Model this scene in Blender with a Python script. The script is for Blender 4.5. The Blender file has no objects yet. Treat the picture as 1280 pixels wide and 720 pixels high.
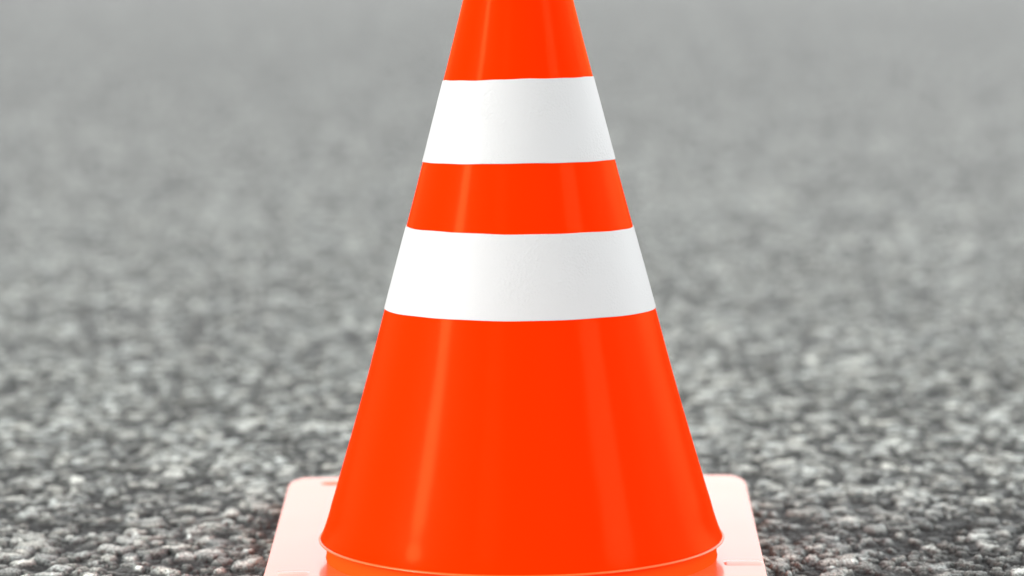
import bpy, bmesh, math
import numpy as np
from mathutils import Vector

# ------------------------------------------------------------------ camera
scene = bpy.context.scene
F_PX = 3600.0                     # focal length in pixels of the 1280 wide picture
PITCH = math.radians(6.025)
D = 2.0                           # camera to cone axis, metres
CAM_H = 0.418
cam_data = bpy.data.cameras.new("camera")
cam = bpy.data.objects.new("camera", cam_data)
scene.collection.objects.link(cam)
scene.camera = cam
cam_data.sensor_width = 36.0
cam_data.lens = 36.0 * F_PX / 1280.0
ROLL = math.radians(-0.38)
cam.location = (-0.0055, -D, CAM_H)
cam.rotation_mode = 'QUATERNION'
from mathutils import Quaternion
cam.rotation_quaternion = Quaternion((1, 0, 0), math.pi / 2 - PITCH) @ Quaternion((0, 0, 1), ROLL)
cam_data.clip_start = 0.05
cam_data.clip_end = 2000.0
cam_data.dof.use_dof = True
cam_data.dof.focus_distance = 1.955
cam_data.dof.aperture_fstop = 101.25 / 22.0
cam_data.dof.aperture_blades = 0

# ------------------------------------------------------------------ sky
SUN_AZ_FROM_CAMERA = math.radians(66)     # towards the left of the camera, behind it
SUN_EL = math.radians(20)
sd = Vector((-math.sin(SUN_AZ_FROM_CAMERA) * math.cos(SUN_EL),
             -math.cos(SUN_AZ_FROM_CAMERA) * math.cos(SUN_EL), math.sin(SUN_EL)))
world = bpy.data.worlds.new("World")
scene.world = world
world.use_nodes = True
wn, wl = world.node_tree.nodes, world.node_tree.links
bg = wn["Background"]
sky = wn.new("ShaderNodeTexSky")
sky.sky_type = 'NISHITA'
sky.sun_disc = False
sky.sun_elevation = SUN_EL
sky.sun_rotation = math.atan2(sd.x, sd.y)
sky.air_density = 1.0
sky.dust_density = 2.0
hs = wn.new("ShaderNodeHueSaturation")
hs.inputs["Saturation"].default_value = 0.05      # a thin white overcast
wl.new(sky.outputs[0], hs.inputs["Color"])
# soft cloud cover
tc = wn.new("ShaderNodeTexCoord")
nz = wn.new("ShaderNodeTexNoise")
nz.inputs["Scale"].default_value = 2.3
nz.inputs["Detail"].default_value = 3
wl.new(tc.outputs["Generated"], nz.inputs["Vector"])
cr = wn.new("ShaderNodeMapRange")
cr.inputs["From Min"].default_value = 0.35
cr.inputs["From Max"].default_value = 0.7
cr.inputs["To Min"].default_value = 0.8
cr.inputs["To Max"].default_value = 1.5
wl.new(nz.outputs["Fac"], cr.inputs["Value"])
mul = wn.new("ShaderNodeVectorMath"); mul.operation = 'SCALE'
wl.new(hs.outputs[0], mul.inputs[0]); wl.new(cr.outputs[0], mul.inputs["Scale"])
def added_glow(prev, az_deg, el_deg, half_deg, gain):
    """added bright patch in the sky, azimuth measured from behind the camera, right positive"""
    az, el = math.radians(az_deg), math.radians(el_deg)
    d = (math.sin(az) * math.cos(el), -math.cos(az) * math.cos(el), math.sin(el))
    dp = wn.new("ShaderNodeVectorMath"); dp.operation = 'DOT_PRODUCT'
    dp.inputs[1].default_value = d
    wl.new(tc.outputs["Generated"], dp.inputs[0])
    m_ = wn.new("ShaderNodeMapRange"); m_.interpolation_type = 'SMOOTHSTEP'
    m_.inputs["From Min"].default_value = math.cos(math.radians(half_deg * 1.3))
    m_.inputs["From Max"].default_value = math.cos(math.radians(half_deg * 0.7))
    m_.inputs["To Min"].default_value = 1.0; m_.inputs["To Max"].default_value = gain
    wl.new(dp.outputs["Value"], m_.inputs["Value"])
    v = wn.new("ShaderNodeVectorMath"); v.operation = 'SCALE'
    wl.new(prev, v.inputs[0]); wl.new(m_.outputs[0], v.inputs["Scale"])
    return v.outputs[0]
out = added_glow(mul.outputs[0], 60, 20, 8.5, 6.0)  # added to draw the highlight streak on the cone's right
out = added_glow(out, -21, 24, 6, 3.5)  # added for a faint streak left of the cone's middle
out = added_glow(out, 78, 25, 52, 2.4)  # broad added fill that lifts the cone's shaded right side
# overcast that glows towards the horizon ahead
sx = wn.new("ShaderNodeSeparateXYZ"); wl.new(tc.outputs["Generated"], sx.inputs[0])
ah = wn.new("ShaderNodeMapRange"); ah.interpolation_type = 'SMOOTHSTEP'
ah.inputs["From Min"].default_value = 0.1; ah.inputs["From Max"].default_value = 0.95
ah.inputs["To Min"].default_value = 1.0; ah.inputs["To Max"].default_value = 1.9
wl.new(sx.outputs["Y"], ah.inputs["Value"])
v2 = wn.new("ShaderNodeVectorMath"); v2.operation = 'SCALE'
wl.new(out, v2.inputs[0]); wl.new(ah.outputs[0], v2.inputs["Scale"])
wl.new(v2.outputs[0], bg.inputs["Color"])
bg.inputs["Strength"].default_value = 0.12

# ------------------------------------------------------------------ sun
sl = bpy.data.lights.new("sun", 'SUN')
sl.energy = 0.5
sl.angle = math.radians(10)
sl.color = (1.0, 0.97, 0.93)
sun = bpy.data.objects.new("sun", sl)
scene.collection.objects.link(sun)
sun.rotation_mode = 'QUATERNION'
sun.rotation_quaternion = sd.to_track_quat('Z', 'Y')

scene.view_settings.view_transform = 'Standard'
scene.view_settings.look = 'None'
scene.view_settings.gamma = 1.0
scene.view_settings.exposure = 0.95
scene.cycles.max_bounces = 6
scene.cycles.use_denoising = True

# ------------------------------------------------------------------ helpers
def link(o, parent=None):
    scene.collection.objects.link(o)
    if parent:
        o.parent = parent
    return o

def mesh_obj(name, bm, mat, parent=None, smooth=True):
    me = bpy.data.meshes.new(name)
    bmesh.ops.recalc_face_normals(bm, faces=bm.faces[:])
    bm.to_mesh(me); bm.free()
    for p in me.polygons:
        p.use_smooth = smooth
    me.materials.append(mat)
    return link(bpy.data.objects.new(name, me), parent)

def new_mat(name):
    m = bpy.data.materials.new(name)
    m.use_nodes = True
    return m, m.node_tree.nodes, m.node_tree.links, m.node_tree.nodes["Principled BSDF"]

# ------------------------------------------------------------------ ground materials
def road_material(use_attr):
    m, n, l, p = new_mat("asphalt" if use_attr else "asphalt_far")
    tc = n.new("ShaderNodeTexCoord")
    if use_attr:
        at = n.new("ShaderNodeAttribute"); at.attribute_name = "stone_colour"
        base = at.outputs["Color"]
    else:
        vo = n.new("ShaderNodeTexVoronoi"); vo.inputs["Scale"].default_value = 90
        l.new(tc.outputs["Object"], vo.inputs["Vector"])
        ramp = n.new("ShaderNodeValToRGB")
        ramp.color_ramp.elements[0].color = (0.34, 0.345, 0.335, 1)
        ramp.color_ramp.elements[1].color = (0.05, 0.05, 0.05, 1)
        ramp.color_ramp.elements[1].position = 0.75
        l.new(vo.outputs["Distance"], ramp.inputs[0])
        base = ramp.outputs[0]
    # fine mineral speckle and broad worn patches
    n1 = n.new("ShaderNodeTexNoise"); n1.inputs["Scale"].default_value = 620; n1.inputs["Detail"].default_value = 6
    l.new(tc.outputs["Object"], n1.inputs["Vector"])
    r1 = n.new("ShaderNodeMapRange")
    r1.inputs["From Min"].default_value = 0.35; r1.inputs["From Max"].default_value = 0.65
    r1.inputs["To Min"].default_value = 0.25; r1.inputs["To Max"].default_value = 1.7
    l.new(n1.outputs["Fac"], r1.inputs["Value"])
    n2 = n.new("ShaderNodeTexNoise"); n2.inputs["Scale"].default_value = 1.6; n2.inputs["Detail"].default_value = 4
    l.new(tc.outputs["Object"], n2.inputs["Vector"])
    r2 = n.new("ShaderNodeMapRange")
    r2.inputs["From Min"].default_value = 0.3; r2.inputs["From Max"].default_value = 0.7
    r2.inputs["To Min"].default_value = 0.85; r2.inputs["To Max"].default_value = 1.12
    l.new(n2.outputs["Fac"], r2.inputs["Value"])
    mm = n.new("ShaderNodeMath"); mm.operation = 'MULTIPLY'
    l.new(r1.outputs[0], mm.inputs[0]); l.new(r2.outputs[0], mm.inputs[1])
    sc = n.new("ShaderNodeVectorMath"); sc.operation = 'SCALE'
    l.new(base, sc.inputs[0]); l.new(mm.outputs[0], sc.inputs["Scale"])
    l.new(sc.outputs[0], p.inputs["Base Color"])
    bp = n.new("ShaderNodeBump"); bp.inputs["Strength"].default_value = 0.8; bp.inputs["Distance"].default_value = 0.0012
    l.new(n1.outputs["Fac"], bp.inputs["Height"]); l.new(bp.outputs[0], p.inputs["Normal"])
    p.inputs["Roughness"].default_value = 0.57
    return m

# ------------------------------------------------------------------ road surface (real relief near the cone)
def hash2(i, j, k):
    h = (i.astype(np.int64) * 374761393 + j.astype(np.int64) * 668265263 + k * 2147483647 + 974711) & 0xFFFFFFFF
    h = ((h ^ (h >> 13)) * 1274126177) & 0xFFFFFFFF
    h = ((h ^ (h >> 16)) * 2246822519) & 0xFFFFFFFF
    h = h ^ (h >> 15)
    return (h & 0xFFFFFF).astype(np.float32) / float(0x1000000)

def vnoise(x, y, s, k):
    x = x / s; y = y / s
    i = np.floor(x); j = np.floor(y)
    fx = x - i; fy = y - j
    fx = fx * fx * (3 - 2 * fx); fy = fy * fy * (3 - 2 * fy)
    a = hash2(i, j, k); b = hash2(i + 1, j, k); c = hash2(i, j + 1, k); d = hash2(i + 1, j + 1, k)
    return (a * (1 - fx) + b * fx) * (1 - fy) + (c * (1 - fx) + d * fx) * fy

def stones(x, y, s, k, fill, top_lo, top_hi, H, A, C):
    """stones of cell size s, kept where they stand higher than H"""
    i0 = np.floor(x / s); j0 = np.floor(y / s)
    for di in (-1, 0, 1):
        for dj in (-1, 0, 1):
            i = i0 + di; j = j0 + dj
            px = (i + 0.5 + 0.8 * (hash2(i, j, k) - 0.5)) * s
            py = (j + 0.5 + 0.8 * (hash2(i, j, k + 1) - 0.5)) * s
            keep = hash2(i, j, k + 2) < fill
            ang = hash2(i, j, k + 3) * math.pi
            asp = 0.7 + 0.5 * hash2(i, j, k + 4)
            r = s * (0.36 + 0.26 * hash2(i, j, k + 5))
            top = top_lo + (top_hi - top_lo) * hash2(i, j, k + 6)
            dx = x - px; dy = y - py
            ca, sa = np.cos(ang), np.sin(ang)
            u = np.abs(ca * dx + sa * dy) / (r * asp); v = np.abs(-sa * dx + ca * dy) / (r / asp)
            d = (u ** 2.6 + v ** 2.6) ** (1 / 2.6)
            tilt = (hash2(i, j, k + 7) - 0.5) * 0.22
            tilt2 = (hash2(i, j, k + 8) - 0.5) * 0.22
            h = top * (1 - np.clip(d, 0, 3) ** 9) + tilt * dx + tilt2 * dy
            alb = hash2(i, j, k + 9)
            worn_shade = 1 - np.clip(d, 0, 1) ** 5          # bitumen film on flanks, with shade of the stone sides painted in
            win = keep & (d < 1) & (h > H)
            H = np.where(win, h, H); A = np.where(win, alb, A); C = np.where(win, worn_shade, C)
    return H, A, C

def build_road():
    u = np.concatenate([np.linspace(1 / 1.55, 1 / 1.99, 130, endpoint=False), np.linspace(1 / 1.99, 1 / 3.2, 820, endpoint=False),
                        np.linspace(1 / 3.2, 1 / 120.0, 520)])
    nr, nc = len(u), 1400
    Z = 1 / u
    q = np.linspace(-1, 1, nc)
    t = 0.21 * q + 0.23 * q ** 9
    Zg, T = np.meshgrid(Z, t, indexing='ij')
    X = (T * Zg).astype(np.float64).ravel(); Y = (Zg - D).ravel()
    wx = X + 0.007 * (vnoise(X, Y, 0.012, 11) - 0.5) + 0.0032 * (vnoise(X, Y, 0.004, 12) - 0.5)
    wy = Y + 0.007 * (vnoise(X, Y, 0.012, 13) - 0.5) + 0.0032 * (vnoise(X, Y, 0.004, 14) - 0.5)
    H = np.zeros_like(X); A = np.zeros_like(X); C = np.zeros_like(X)
    H, A, C = stones(wx, wy, 0.0038, 100, 0.55, 0.0004, 0.0026, H, A, C)
    H, A, C = stones(wx + 3.1, wy, 0.0068, 200, 0.50, 0.0020, 0.0044, H, A, C)
    H, A, C = stones(wx + 7.7, wy, 0.0108, 300, 0.50, 0.0036, 0.0054, H, A, C)
    H, A, C = stones(wx + 1.7, wy, 0.0180, 400, 0.36, 0.0048, 0.0060, H, A, C)
    H = H * (0.35 + 0.65 * np.clip((vnoise(X, Y, 0.013, 31) - 0.26) * 5, 0, 1))
    grain = vnoise(X, Y, 0.0013, 21) - 0.5
    H = H + grain * 0.0009 + (vnoise(X, Y, 0.06, 22) - 0.5) * 0.002 - 0.0062
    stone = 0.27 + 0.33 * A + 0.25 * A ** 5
    film_shade = np.clip((H + 0.0062) / 0.0050, 0, 1)      # bitumen left below the tops, gap shade also put into the colour
    g = np.where(C > 0, 0.02 + (0.97 * stone - 0.02) * film_shade ** 2.3 * C, 0.014)
    tint = hash2(np.floor(A * 4096), np.floor(A * 64), 5) - 0.5
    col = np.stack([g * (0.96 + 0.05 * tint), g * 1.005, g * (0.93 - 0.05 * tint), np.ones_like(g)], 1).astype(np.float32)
    me = bpy.data.meshes.new("road")
    co = np.stack([X, Y, H], 1).astype(np.float32)
    idx = np.arange(nr * nc).reshape(nr, nc)
    f = np.stack([idx[:-1, :-1], idx[:-1, 1:], idx[1:, 1:], idx[1:, :-1]], -1).reshape(-1, 4).astype(np.int32)
    me.vertices.add(nr * nc); me.vertices.foreach_set("co", co.ravel())
    me.loops.add(f.size); me.loops.foreach_set("vertex_index", f.ravel())
    me.polygons.add(len(f)); me.polygons.foreach_set("loop_start", np.arange(0, f.size, 4, dtype=np.int32))
    me.update(calc_edges=True)
    me.polygons.foreach_set("use_smooth", np.ones(len(f), dtype=bool))
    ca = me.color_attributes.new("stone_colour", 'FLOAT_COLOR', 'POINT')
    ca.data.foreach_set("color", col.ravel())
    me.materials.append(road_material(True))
    o = link(bpy.data.objects.new("road", me))
    o["kind"] = "structure"
    return o
build_road()

bm = bmesh.new()
S = 400
vs = [bm.verts.new(v) for v in ((-S, -S, -0.016), (S, -S, -0.016), (S, S, -0.016), (-S, S, -0.016))]
bm.faces.new(vs)
g = mesh_obj("ground", bm, road_material(False), smooth=False)
g["kind"] = "structure"

# ------------------------------------------------------------------ cone materials
def orange(name, col, rough, spec, bump, coat=0.0):
    m, n, l, p = new_mat(name)
    tc = n.new("ShaderNodeTexCoord")
    nz = n.new("ShaderNodeTexNoise"); nz.inputs["Scale"].default_value = 7; nz.inputs["Detail"].default_value = 2
    l.new(tc.outputs["Object"], nz.inputs["Vector"])
    bp = n.new("ShaderNodeBump"); bp.inputs["Strength"].default_value = bump; bp.inputs["Distance"].default_value = 0.01
    l.new(nz.outputs["Fac"], bp.inputs["Height"]); l.new(bp.outputs[0], p.inputs["Normal"])
    n3 = n.new("ShaderNodeTexNoise"); n3.inputs["Scale"].default_value = 30; n3.inputs["Detail"].default_value = 6
    l.new(tc.outputs["Object"], n3.inputs["Vector"])
    mr = n.new("ShaderNodeMapRange"); mr.inputs["To Min"].default_value = rough * 0.8; mr.inputs["To Max"].default_value = rough * 1.2
    l.new(n3.outputs["Fac"], mr.inputs["Value"]); l.new(mr.outputs[0], p.inputs["Roughness"])
    p.inputs["Base Color"].default_value = (*col, 1)
    p.inputs["Specular IOR Level"].default_value = spec
    p.inputs["Coat Weight"].default_value = coat
    p.inputs["Coat Roughness"].default_value = 0.06
    return m
M_CONE = orange("orange_pvc", (0.94, 0.0215, 0.0), 0.10, 0.5, 0.16)

def thin_gloss(m, tint, rough, amount):
    """weak tinted sheen of soft PVC over the coloured body, stronger towards grazing"""
    n, l = m.node_tree.nodes, m.node_tree.links
    p = n["Principled BSDF"]; p.inputs["Specular IOR Level"].default_value = 0.0
    gl = n.new("ShaderNodeBsdfGlossy"); gl.inputs["Color"].default_value = (*tint, 1); gl.inputs["Roughness"].default_value = rough
    bpn = [x for x in n if x.type == 'BUMP'][0]
    l.new(bpn.outputs[0], gl.inputs["Normal"])
    fr = n.new("ShaderNodeFresnel"); fr.inputs["IOR"].default_value = 1.2
    k = n.new("ShaderNodeMath"); k.operation = 'MULTIPLY'; k.inputs[1].default_value = amount
    l.new(fr.outputs[0], k.inputs[0])
    mx = n.new("ShaderNodeMixShader"); l.new(k.outputs[0], mx.inputs[0]); l.new(p.outputs[0], mx.inputs[1]); l.new(gl.outputs[0], mx.inputs[2])
    l.new(mx.outputs[0], n["Material Output"].inputs["Surface"])
thin_gloss(M_CONE, (1.0, 0.85, 0.22), 0.13, 0.21)
M_BASE = orange("orange_base", (0.93, 0.18, 0.06), 0.20, 0.8, 0.05, 0.6)
M_COLLAR = orange("orange_collar", (0.97, 0.065, 0.006), 0.3, 0.0, 0.02)
M_LIP = orange("orange_lip", (0.95, 0.10, 0.01), 0.25, 0.4, 0.02)
M_HOLE = orange("orange_dark_recess", (0.7, 0.05, 0.01), 0.5, 0.3, 0.05)

m, n, l, p = new_mat("white_reflective_sheeting")
tc = n.new("ShaderNodeTexCoord")
vo = n.new("ShaderNodeTexVoronoi"); vo.inputs["Scale"].default_value = 560
l.new(tc.outputs["Object"], vo.inputs["Vector"])
nz = n.new("ShaderNodeTexNoise"); nz.inputs["Scale"].default_value = 20; nz.inputs["Detail"].default_value = 5
l.new(tc.outputs["Object"], nz.inputs["Vector"])
mr = n.new("ShaderNodeMapRange"); mr.inputs["From Min"].default_value = 0.38; mr.inputs["From Max"].default_value = 0.75
l.new(nz.outputs["Fac"], mr.inputs["Value"])
mm = n.new("ShaderNodeMath"); mm.operation = 'MULTIPLY'
l.new(vo.outputs["Distance"], mm.inputs[0]); l.new(mr.outputs[0], mm.inputs[1])
bp = n.new("ShaderNodeBump"); bp.inputs["Strength"].default_value = 0.5; bp.inputs["Distance"].default_value = 0.0010
l.new(mm.outputs[0], bp.inputs["Height"]); l.new(bp.outputs[0], p.inputs["Normal"])
p.inputs["Base Color"].default_value = (0.485, 0.49, 0.487, 1)
p.inputs["Roughness"].default_value = 0.5
p.inputs["Specular IOR Level"].default_value = 0.3
M_TAPE = m

# ------------------------------------------------------------------ cone profile, read off in metres
def height_of(ypx, depth=D):
    """height above the road of a picture row, on the cone's axis"""
    a = math.atan((ypx - 360) / F_PX) + PITCH
    return CAM_H - depth * math.tan(a)
def radius_of(hw, ypx):
    z = height_of(ypx)
    fwd = D * math.cos(PITCH) + (CAM_H - z) * math.sin(PITCH)
    s = hw * fwd / F_PX
    return s / math.sqrt(1 + (s / D) ** 2)

PLATE_TOP = height_of(692)
prof_px = [(669.5, 252), (662, 248.5), (653, 245), (640, 241), (600, 229.3), (540, 211.5), (505, 201.3), (465, 190.3), (430, 180.8), (383, 169), (332, 155), (282, 141.5),
           (240, 130), (200, 120), (150, 107), (98, 93.5), (50, 81), (0, 69), (-60, 54), (-120, 40), (-165, 30)]
prof = [(radius_of(h, y), height_of(y)) for y, h in prof_px]
def cone_r(z):
    zs = [q[1] for q in prof]; rs = [q[0] for q in prof]
    return float(np.interp(z, zs, rs))

def lathe(bm, pts, seg=160, closed=False):
    rings = []
    for r, z in pts:
        rings.append([bm.verts.new((r * math.sin(2 * math.pi * k / seg), -r * math.cos(2 * math.pi * k / seg), z)) for k in range(seg)])
    pairs = list(zip(rings[:-1], rings[1:]))
    if closed:
        pairs.append((rings[-1], rings[0]))
    for a, b in pairs:
        for k in range(seg):
            bm.faces.new((a[k], a[(k + 1) % seg], b[(k + 1) % seg], b[k]))

root = bpy.data.objects.new("traffic_cone", None)
link(root)
root.location = (0, 0, 0)
root["label"] = "glossy orange traffic cone with two white bands and pale base plate on grey asphalt"
root["category"] = "traffic cone"

# body: outer wall, open tip, inner wall
bm = bmesh.new()
ztop = prof[-1][1]; rtop = prof[-1][0]
outer = []
z = prof[0][1] + 0.0009
while z < ztop - 0.004:
    outer.append((cone_r(z), z)); z += 0.0004 if len(outer) == 1 else 0.006
# smooth the polyline
rr = np.array([q[0] for q in outer]); ker = np.ones(9) / 9
pad = np.pad(rr, 4, mode='reflect', reflect_type='odd'); rs_ = np.convolve(pad, ker, 'valid'); rr = np.where(np.arange(len(rr)) < 5, rr, rs_)
outer = [(float(a), q[1]) for a, q in zip(rr, outer)]
inner_top = [(rtop - 0.0002, ztop - 0.002), (rtop - 0.001, ztop), (rtop - 0.0028, ztop + 0.0002), (rtop - 0.004, ztop - 0.001), (rtop - 0.004, ztop - 0.008)]
inner = [(q[0] - 0.004, q[1] - 0.001) for q in reversed(outer)]
body_pts = outer + inner_top + inner[2:]
lathe(bm, body_pts, closed=True)
body = mesh_obj("cone_body", bm, M_CONE, root)
def out_r(z):
    return float(np.interp(z, [q[1] for q in outer], [q[0] for q in outer]))

# lip at the cone's foot: a thin rounded flange
bm = bmesh.new()
rl = prof[0][0]; zr = prof[0][1]
lathe(bm, [(rl - 0.006, zr + 0.0009), (rl - 0.0006, zr + 0.0009), (rl + 0.0005, zr + 0.0005), (rl + 0.0009, zr), (rl + 0.0007, zr - 0.0006),
           (rl + 0.0000, zr - 0.0010), (rl - 0.008, zr - 0.0010)], closed=True)
mesh_obj("foot_lip", bm, M_LIP, root)
# round collar carrying the cone above the base
bm = bmesh.new()
rc = rl - 0.0045
lathe(bm, [(rc - 0.004, zr - 0.0006), (rc, zr - 0.0006), (rc, PLATE_TOP + 0.0015), (rc + 0.0004, PLATE_TOP + 0.0004), (rc + 0.001, PLATE_TOP - 0.001), (rc - 0.004, PLATE_TOP - 0.001)], closed=True)
mesh_obj("collar", bm, M_COLLAR, root)

# reflective bands: slightly crooked sleeves wrapped round the body
def band(top, bot):
    """top, bot: rows (left, middle, right) of an edge in the picture"""
    def edge(e):
        l_, c_, r_ = e
        zc = height_of((l_ + r_) / 2)
        tx = (height_of(r_) - height_of(l_)) / 2
        R = out_r(zc)
        zf = height_of(c_, D - R)
        ty = zf - zc                         # lean of the edge towards the front
        return zc, tx, ty
    (z1, tx1, ty1), (z0, tx0, ty0) = edge(top), edge(bot)
    bm = bmesh.new(); seg = 192
    rows = 14
    rings = []
    for i in range(rows + 5):
        ring = []
        for k in range(seg):
            a = 2 * math.pi * k / seg
            zt = z1 + tx1 * math.sin(a) + ty1 * math.cos(a)
            zb = z0 + tx0 * math.sin(a) + ty0 * math.cos(a)
            wob = 0.00018 * math.sin(5 * a + z0 * 90) + 0.00012 * math.sin(13 * a)
            zt += wob; zb += wob * 0.7
            if i <= rows:
                f = i / rows
                z = zb + (zt - zb) * f; th = 0.00055
                if i == 1: z = zb + 0.0003
                if i == rows - 1: z = zt - 0.0003
            elif i == rows + 1: z = zt + 0.0002; th = 0.0
            elif i == rows + 2: z = zt - 0.001; th = -0.001
            elif i == rows + 3: z = zb + 0.001; th = -0.001
            else: z = zb - 0.0002; th = 0.0
            R = out_r(z) + th
            ring.append(bm.verts.new((R * math.sin(a), -R * math.cos(a), z)))
        rings.append(ring)
    for a, b in zip(rings, rings[1:] + rings[:1]):
        for k in range(seg):
            bm.faces.new((a[k], a[(k + 1) % seg], b[(k + 1) % seg], b[k]))
    return mesh_obj("reflective_band", bm, M_TAPE, root)
b1 = band((100.3, 99.4, 96.4), (201.3, 204.6, 199.3))
b1["label"] = "upper white reflective band"
b2 = band((281.0, 293.3, 283.2), (383.0, 401.3, 383.6))
b2["label"] = "lower wider white reflective band"

# base plate: rounded rectangle, slightly wider at the back
def on_plate(px, py):
    """point of the plate's top plane seen at a pixel of the 1280x720 picture"""
    d = cam.rotation_quaternion @ Vector(((px - 640) / F_PX, (360 - py) / F_PX, -1))
    k = (PLATE_TOP - cam.location.z) / d.z
    return cam.location + d * k
LB, LF = on_plate(358.7, 612), on_plate(329.5, 718)
RB, RF = on_plate(934.5, 612), on_plate(959.0, 718)
YB = (on_plate(500, 594.5).y + on_plate(800, 595.5).y) / 2
def side_x(B, F_, y):
    yy = max(y, F_.y)
    return F_.x + (B.x - F_.x) * (yy - F_.y) / (B.y - F_.y)
def base_outline(inset):
    pts = []
    yf, r, rx = -0.235, 0.036, 0.014
    xr = lambda y: side_x(RB, RF, y)
    xl = lambda y: side_x(LB, LF, y)
    for k in range(25):
        y = yf + r + (YB - r - yf - r) * k / 24
        pts.append((xr(y) - inset, y))
    for k in range(1, 9):
        a = math.pi / 2 * k / 8
        pts.append((xr(YB - r) - rx + (rx - inset) * math.cos(a), YB - r + (r - inset) * math.sin(a)))
    for k in range(0, 8):
        a = math.pi / 2 + math.pi / 2 * k / 8
        pts.append((xl(YB - r) + rx + (rx - inset) * math.cos(a), YB - r + (r - inset) * math.sin(a)))
    for k in range(25):
        y = YB - r - (YB - r - yf - r) * k / 24
        pts.append((xl(y) + inset, y))
    for k in range(1, 9):
        a = math.pi + math.pi / 2 * k / 8
        pts.append((xl(yf) + r + (r - inset) * math.cos(a), yf + r + (r - inset) * math.sin(a)))
    for k in range(0, 8):
        a = 1.5 * math.pi + math.pi / 2 * k / 8
        pts.append((xr(yf) - r + (r - inset) * math.cos(a), yf + r + (r - inset) * math.sin(a)))
    return pts
bm = bmesh.new()
levels = [(0.004, 0.0015), (0.0, 0.005), (0.0, PLATE_TOP - 0.003), (0.0001, PLATE_TOP - 0.0008), (0.0004, PLATE_TOP - 0.0002), (0.0009, PLATE_TOP)]
rings = [[bm.verts.new((x, y, z)) for x, y in base_outline(i)] for i, z in levels]
for a, b in zip(rings[:-1], rings[1:]):
    nn = len(a)
    for k in range(nn):
        bm.faces.new((a[k], a[(k + 1) % nn], b[(k + 1) % nn], b[k]))
bm.faces.new(rings[-1]); bm.faces.new(list(reversed(rings[0])))
plate = mesh_obj("base_plate", bm, M_BASE, root)
# moulded hand slots cut through the plate at the back corners, and the cut is lined in darker orange
cut = bmesh.new()
def slot(bm, cx, cy, lx, ly, z0, z1):
    ring = []
    for k in range(24):
        a = 2 * math.pi * k / 24
        ring.append((cx + lx * math.copysign(abs(math.cos(a)) ** 0.7, math.cos(a)), cy + ly * math.copysign(abs(math.sin(a)) ** 0.7, math.sin(a))))
    lo = [bm.verts.new((x, y, z0)) for x, y in ring]; hi = [bm.verts.new((x, y, z1)) for x, y in ring]
    for k in range(24):
        bm.faces.new((lo[k], lo[(k + 1) % 24], hi[(k + 1) % 24], hi[k]))
    bm.faces.new(hi); bm.faces.new(list(reversed(lo)))
sc_ = on_plate(404, 604.5)
slot(cut, sc_.x + 0.010, sc_.y, 0.012, 0.007, PLATE_TOP - 0.008, PLATE_TOP + 0.01)
cutter = mesh_obj("cutter", cut, M_HOLE)
mod = plate.modifiers.new("slot", 'BOOLEAN'); mod.object = cutter; mod.operation = 'DIFFERENCE'; mod.solver = 'EXACT'
bpy.context.view_layer.update()
dg = bpy.context.evaluated_depsgraph_get()
me2 = bpy.data.meshes.new_from_object(plate.evaluated_get(dg))
plate.modifiers.clear()
plate.data = me2
bpy.data.objects.remove(cutter, do_unlink=True)
# edge-aware smoothing
for p_ in me2.polygons:
    p_.use_smooth = len(p_.vertices) <= 4
# low moulded ribs across the plate beside the collar
for s in (-1, 1):
    bm = bmesh.new()
    x0, x1 = (0.145, 0.168) if s < 0 else (0.1395, 0.1675)
    yc = on_plate(640, 704).y if s > 0 else on_plate(640, 714).y
    sect = [(-0.016, 0.0), (-0.012, 0.0005), (-0.004, 0.0011), (0.003, 0.0009), (0.007, 0.0)]
    rows_ = []
    for xx, f in ((x0, 0.2), (x0 + 0.003, 1), (x1 - 0.003, 1), (x1, 0.2)):
        rows_.append([bm.verts.new((s * xx, yc + dy, PLATE_TOP - 0.0003 + dz * f)) for dy, dz in sect])
    for a, b in zip(rows_[:-1], rows_[1:]):
        for k in range(len(sect) - 1):
            bm.faces.new((a[k], a[k + 1], b[k + 1], b[k]))
    mesh_obj("rib", bm, M_BASE, root)
